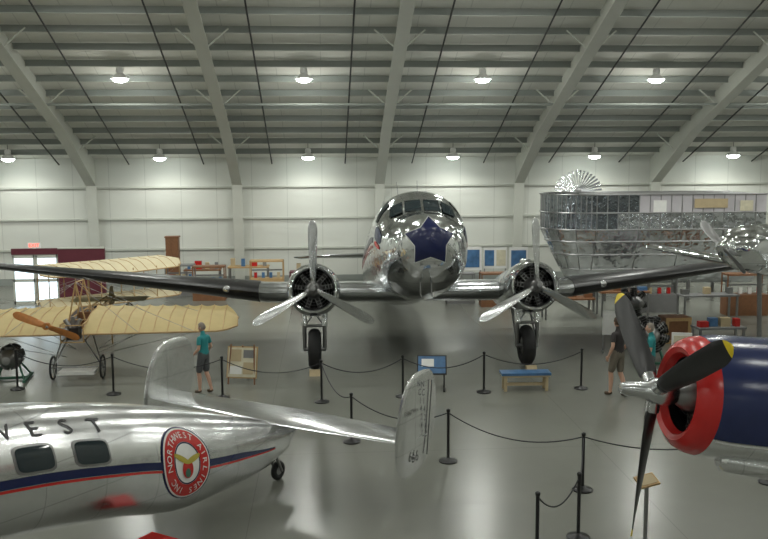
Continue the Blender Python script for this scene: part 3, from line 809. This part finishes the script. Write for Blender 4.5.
person('man',5.5,20.35,35,1.86,darks,khaki,brown,M_hair,{'L':{'el':(.24,-.06,1.13),'wr':(.23,.06,.9),'kn':(.1,.1,.51),'an':(.1,.1,.09)},'R':{'el':(.25,-.05,1.13),'wr':(.22,.1,.93),'kn':(.1,.0,.5),'an':(.1,-.16,.09)},'turn':-.3})
person('man',6.2,20.1,70,1.76,teal,greys,brown,M_hairg,{'L':{'el':(.23,.0,1.14),'wr':(.12,.22,1.1),'kn':(.1,.05,.51),'an':(.1,.02,.09)},'R':{'el':(.24,-.03,1.13),'wr':(.23,.1,.9),'kn':(.1,.02,.5),'an':(.1,-.05,.09)}})

# ------------------------------------------------------------ stanchions & ropes
posts=[(-9.05,21.2),(-6.53,20.7),(-3.84,20.34),(-1.46,19.9),(.43,20.34),(2.39,20.7),(4.8,21.0),(-.66,16.95),(1.17,15.77),(3.33,14.3),(2.84,12.4),(2.1,11.65),(6.6,14.6)]
sm=None
for x,y in posts:
    if sm is None:
        mb=MB(); mb.lathe([(.02,0),(.17,0),(.175,.02),(.16,.035),(.05,.06),(.027,.08),(.027,.94),(.035,.95),(.038,.99),(.03,1.0),(.01,1.01)],(0,0,0),(0,0,1),M_black,20,True,True)
        ob=mb.build('stanchion'); sm=ob.data
    else: ob=bpy.data.objects.new('stanchion',sm); col.objects.link(ob)
    wx,wy=W(x,y); ob.location=(wx,wy,0)
def rope(i,j,sag=.28):
    a,b=posts[i],posts[j]; mb=MB(); pts=[]; L=math.hypot(b[0]-a[0],b[1]-a[1]); e=.03/L
    for q in rng(e,1-e,16):
        wx,wy=W(a[0]+(b[0]-a[0])*q,a[1]+(b[1]-a[1])*q); pts.append((wx,wy,.93-sag*4*q*(1-q)))
    mb.tube(pts,.011,M_rope); mb.build('barrier_rope')
for i,j in ((0,1),(1,2),(2,3),(3,4),(4,5),(5,6),(3,7),(7,8),(8,9),(9,12),(9,10),(10,11)): rope(i,j)

# ------------------------------------------------------------ signs / furniture
E=root('easel_sign',-3.6,21.6,0,-8); mb=MB()
T=Matrix.Rotation(R(-14),4,'X')
mb.box((0,0,.55),(.78,.03,.8),M_woodl,T); mb.box((0,-.02,.55),(.72,.02,.74),M_cream,T)
for a,b,c,d,m_ in ((-.17,.72,.3,.3,M_tan),(.17,.76,.28,.2,M_grey),(-.15,.35,.3,.2,M_white),(.17,.4,.26,.3,M_tan)): mb.box((a,-.033,b),(c,.01,d),m_,T)
for s in(-1,1): mb.cyl((s*.34,-.0,0),(s*.3,.2,.98),.02,M_wood)
mb.cyl((0,.62,0),(0,.2,.95),.02,M_wood); mb.build('sign_board',E)
E=root('information_stand',1.15,20.95,0,-3); mb=MB()
T=Matrix.Translation((0,0,.62))@Matrix.Rotation(R(55),4,'X')
mb.box((0,0,0),(.72,.5,.03),M_black,T); mb.box((0,0,.02),(.66,.44,.01),M_bblue,T); mb.box((-.1,.05,.028),(.3,.2,.005),M_white,T)
for s in(-1,1): mb.cyl((s*.3,.1,0),(s*.3,.05,.6),.02,M_black); mb.box((s*.3,.05,.02),(.05,.5,.04),M_black)
mb.build('panel',E)
E=root('bench',3.42,20.95,0,2); mb=MB()
mb.box((0,0,.42),(1.2,.4,.06),M_bblue); mb.box((0,0,.37),(1.16,.36,.05),M_tan)
for s in(-1,1):
    for t in(-1,1): mb.box((s*.5,t*.14,.17),(.07,.07,.34),M_tan)
mb.box((0,0,.14),(1.0,.05,.07),M_tan); mb.build('seat_and_legs',E)
E=root('sign_lectern',3.72,12.05,0,0); mb=MB()
T=Matrix.Translation((0,0,1.0))@Matrix.Rotation(R(25),4,'X')@Matrix.Rotation(R(18),4,'Z')
mb.box((0,0,0),(.3,.22,.03),M_woodl,T); mb.box((0,0,.02),(.24,.17,.008),M_tan,T); mb.cyl((0,0,.03),(0,0,.97),.03,M_steel); mb.lathe([(.02,0),(.16,0),(.16,.02),(.03,.05)],(0,0,0),(0,0,1),M_steel,20,True,True); mb.build('lectern_body',E)
E=root('red_toolbox',-3.05,11.25,0,-30); mb=MB()
mb.box((0,0,.26),(.5,.32,.42),M_red); mb.box((0,0,.49),(.52,.34,.04),M_red); 
for z in (.16,.28,.4): mb.box((0,-.165,z),(.42,.01,.012),M_black); mb.box((0,-.175,z-.04),(.14,.02,.02),M_steel)
for a in(-.2,.2):
    for b in(-.11,.11): mb.cyl((a-.015,b,.03),(a+.015,b,.03),.03,M_rub)
mb.build('drawers',E)
def engine_stand(x,y,rot,r=.42,h=.85):
    E=root('display_engine',x,y,0,rot); mb=MB()
    radial_engine(mb,Matrix.Translation((0,0,h)),r,7)
    for s in(-1,1):
        mb.cyl((s*.4,-.3,.05),(s*.15,.2,h-.1),.025,M_green); mb.cyl((s*.4,.5,.05),(s*.15,.25,h-.1),.025,M_green); mb.box((s*.4,.1,.05),(.06,1,.06),M_green)
    mb.box((0,.1,.05),(.8,.06,.06),M_green); mb.build('engine_on_stand',E)
engine_stand(-9.6,22.1,10,.3,.6); engine_stand(7.2,23.4,-10,.5); engine_stand(-10.7,22.1,-20,.3,.6); engine_stand(8.3,28.9,20,.5)
def table(x,y,rot,L,D,H,top,items=0,name='display_table'):
    E=root(name,x,y,0,rot); mb=MB(); mb.box((0,0,H-.03),(L,D,.06),top)
    for s in(-1,1):
        for t in(-1,1): mb.box((s*(L/2-.06),t*(D/2-.06),(H-.06)/2),(.06,.06,H-.06),M_steel)
    for i in range(items):
        w=random.uniform(.12,.3); h=random.uniform(.1,.35); xx=-L/2+.2+(L-.4)*i/max(1,items-1)
        mb.box((xx,random.uniform(-.1,.1),H+h/2),(w,.2,h),random.choice([M_tan,M_wood,M_grey,M_bblue,M_steel,M_red]))
    mb.build('table_top_and_items',E)
def case(x,y,rot,L,D,H,mat):
    E=root('display_case',x,y,0,rot); mb=MB(); mb.box((0,0,H*.25),(L,D,H*.5),mat); mb.box((0,0,H-.03),(L,D,.06),mat); mb.box((0,0,.72*H),(L*.9,D*.2,.05),M_grey)
    for s in(-1,1):
        for t in(-1,1): mb.box((s*(L/2-.02),t*(D/2-.02),H*.75),(.04,.04,H*.5),mat)
    for i in range(4): mb.box((-L/2+L*(i+.7)/4.4,0,H*.5+.12),(.12,.12,.22),random.choice([M_red,M_tan,M_white,M_bblue]))
    mb.build('case_body',E)
table(-8.0,38.6,5,1.6,.7,.9,M_wood,4); table(-6.0,38.8,4,1.8,.8,1.0,M_woodl,4); table(-3.2,38.4,2,1.5,.6,.8,M_wood,3)
case(-7.1,35.5,3,1.3,.6,1.4,M_wood); case(-4.9,36.6,3,1.4,.6,1.5,M_woodl); case(4.3,33.6,3,1.2,.6,1.3,M_wood); case(3.0,34.4,3,1.1,.6,1.2,M_grey)
case(-8.6,36.9,3,1.2,.6,1.3,M_grey); case(-3.2,35.2,3,1.2,.6,1.2,M_maroon)
table(6.5,30.8,2,1.8,.7,.75,M_wood,4); table(9.6,24.9,5,1.4,.6,.8,M_grey,4); table(11.3,30.4,5,2.0,.7,.9,M_grey,3); table(8.6,31.4,5,1.8,.7,.9,M_wood,4)
case(10.0,32.2,0,1.5,.6,1.3,M_grey); case(13,31.4,0,1.5,.6,1.5,M_wood)
def crate(x,y,rot,sx,sy,sz,name='wooden_crate',mat=M_wood):
    E=root(name,x,y,0,rot); mb=MB(); mb.box((0,0,sz/2),(sx,sy,sz),mat)
    for s in(-1,1):
        mb.box((s*(sx/2-.05),-sy/2-.01,sz/2),(.1,.02,sz),M_woodl); mb.box((0,-sy/2-.012,sz/2+s*(sz/2-.06)),(sx,.02,.1),M_woodl)
    mb.build('crate_body',E)
crate(8.9,26.6,5,.8,.6,.8)
E=root('wooden_cabinet',-9.3,38.6,0,4); mb=MB()
mb.box((0,0,1.15),(.55,.45,2.3),M_wood); mb.box((0,0,2.33),(.62,.5,.06),M_wood)
for s in(-1,1): mb.box((s*.13,-.235,1.2),(.22,.02,2.0),M_wood); mb.ball((s*.03,-.26,1.15),.02,M_yel,8)
mb.build('cabinet_body',E)
def panel(x,y,rot,w,h,z0,mats,name='display_panel'):
    E=root(name,x,y,0,rot); mb=MB(); mb.box((0,0,z0+h/2),(w,.05,h),M_white)
    for s in(-1,1): mb.box((s*w*.45,.0,z0/2),(.05,.05,z0),M_steel); mb.box((s*w*.45,0,.02),(.06,.5,.04),M_steel)
    n=len(mats)
    for i,m in enumerate(mats): mb.box((-w/2+w*(i+.5)/n,-.03,z0+h*.5),(w/n*.8,.02,h*.75),m)
    mb.build('panel_board',E)
panel(3.7,37.2,3,.9,1.0,.95,[M_bblue]); panel(4.75,37.4,3,1.0,.9,1.0,[M_bblue,M_cream]); panel(2.8,36.9,3,.8,1.0,.9,[M_grey]); panel(5.75,37.4,3,.8,1.0,.9,[M_bblue])
panel(6.6,25.2,-12,.5,.7,.5,[M_white],'sign_post'); panel(7.7,22.4,-12,.5,.6,.5,[M_cream],'sign_post')
# partition with doors
E=root('wall_partition',-17.8,34.35,0,4); mb=MB()
mb.box((-1.0,0,1.1),(6.2,.15,2.2),M_maroon); mb.box((-1.0,0,2.22),(6.2,.2,.05),M_beam); mb.build('partition_panel',E)
E=root('wall_partition',-12.0,34.76,0,4); mb=MB()
mb.box((0,0,1.1),(1.8,.15,2.2),M_maroon); mb.box((0,0,2.22),(1.8,.2,.05),M_beam); mb.build('partition_panel',E)
E=root('door_1',-13.8,34.63,0,4); mb=MB()
for s in(-1,1):
    mb.box((s*.45,0,.98),(.72,.03,1.7),M_day)
    for q in(-.4,.4): mb.box((s*.45+q,0,.98),(.07,.08,1.96),M_beam)
    for z in (.06,.95,1.92): mb.box((s*.45,0,z),(.86,.08,.12),M_beam)
mb.box((0,0,2.1),(1.8,.12,.24),M_maroon)
mb.build('door_leaves',E)
E=root('exit_sign',-13.8,34.6,2.22,4); mb=MB(); mb.box((0,0,.12),(.5,.06,.22),M_white); mb.box((0,0,.005),(.1,.06,.01),M_white)
vs,fs=textmesh('EXIT',.2); mb.add([(a,-.035,b+.12) for a,b in vs],fs,M_exit); mb.build('exit_letters',E)

# world + camera
w=bpy.data.worlds.new('world'); scn.world=w; w.use_nodes=True; w.node_tree.nodes['Background'].inputs[0].default_value=(.5,.55,.6,1); w.node_tree.nodes['Background'].inputs[1].default_value=.3
cam=bpy.data.cameras.new('camera'); co=bpy.data.objects.new('camera',cam); col.objects.link(co); scn.camera=co
cam.sensor_width=36; cam.lens=880/768*36; cam.clip_end=200
co.matrix_world=Matrix.Translation((0,0,5.5))@Matrix.Rotation(-A,4,'Z')@Matrix.Rotation(R(90-6.9),4,'X')@Matrix.Rotation(R(-.3),4,'Z')
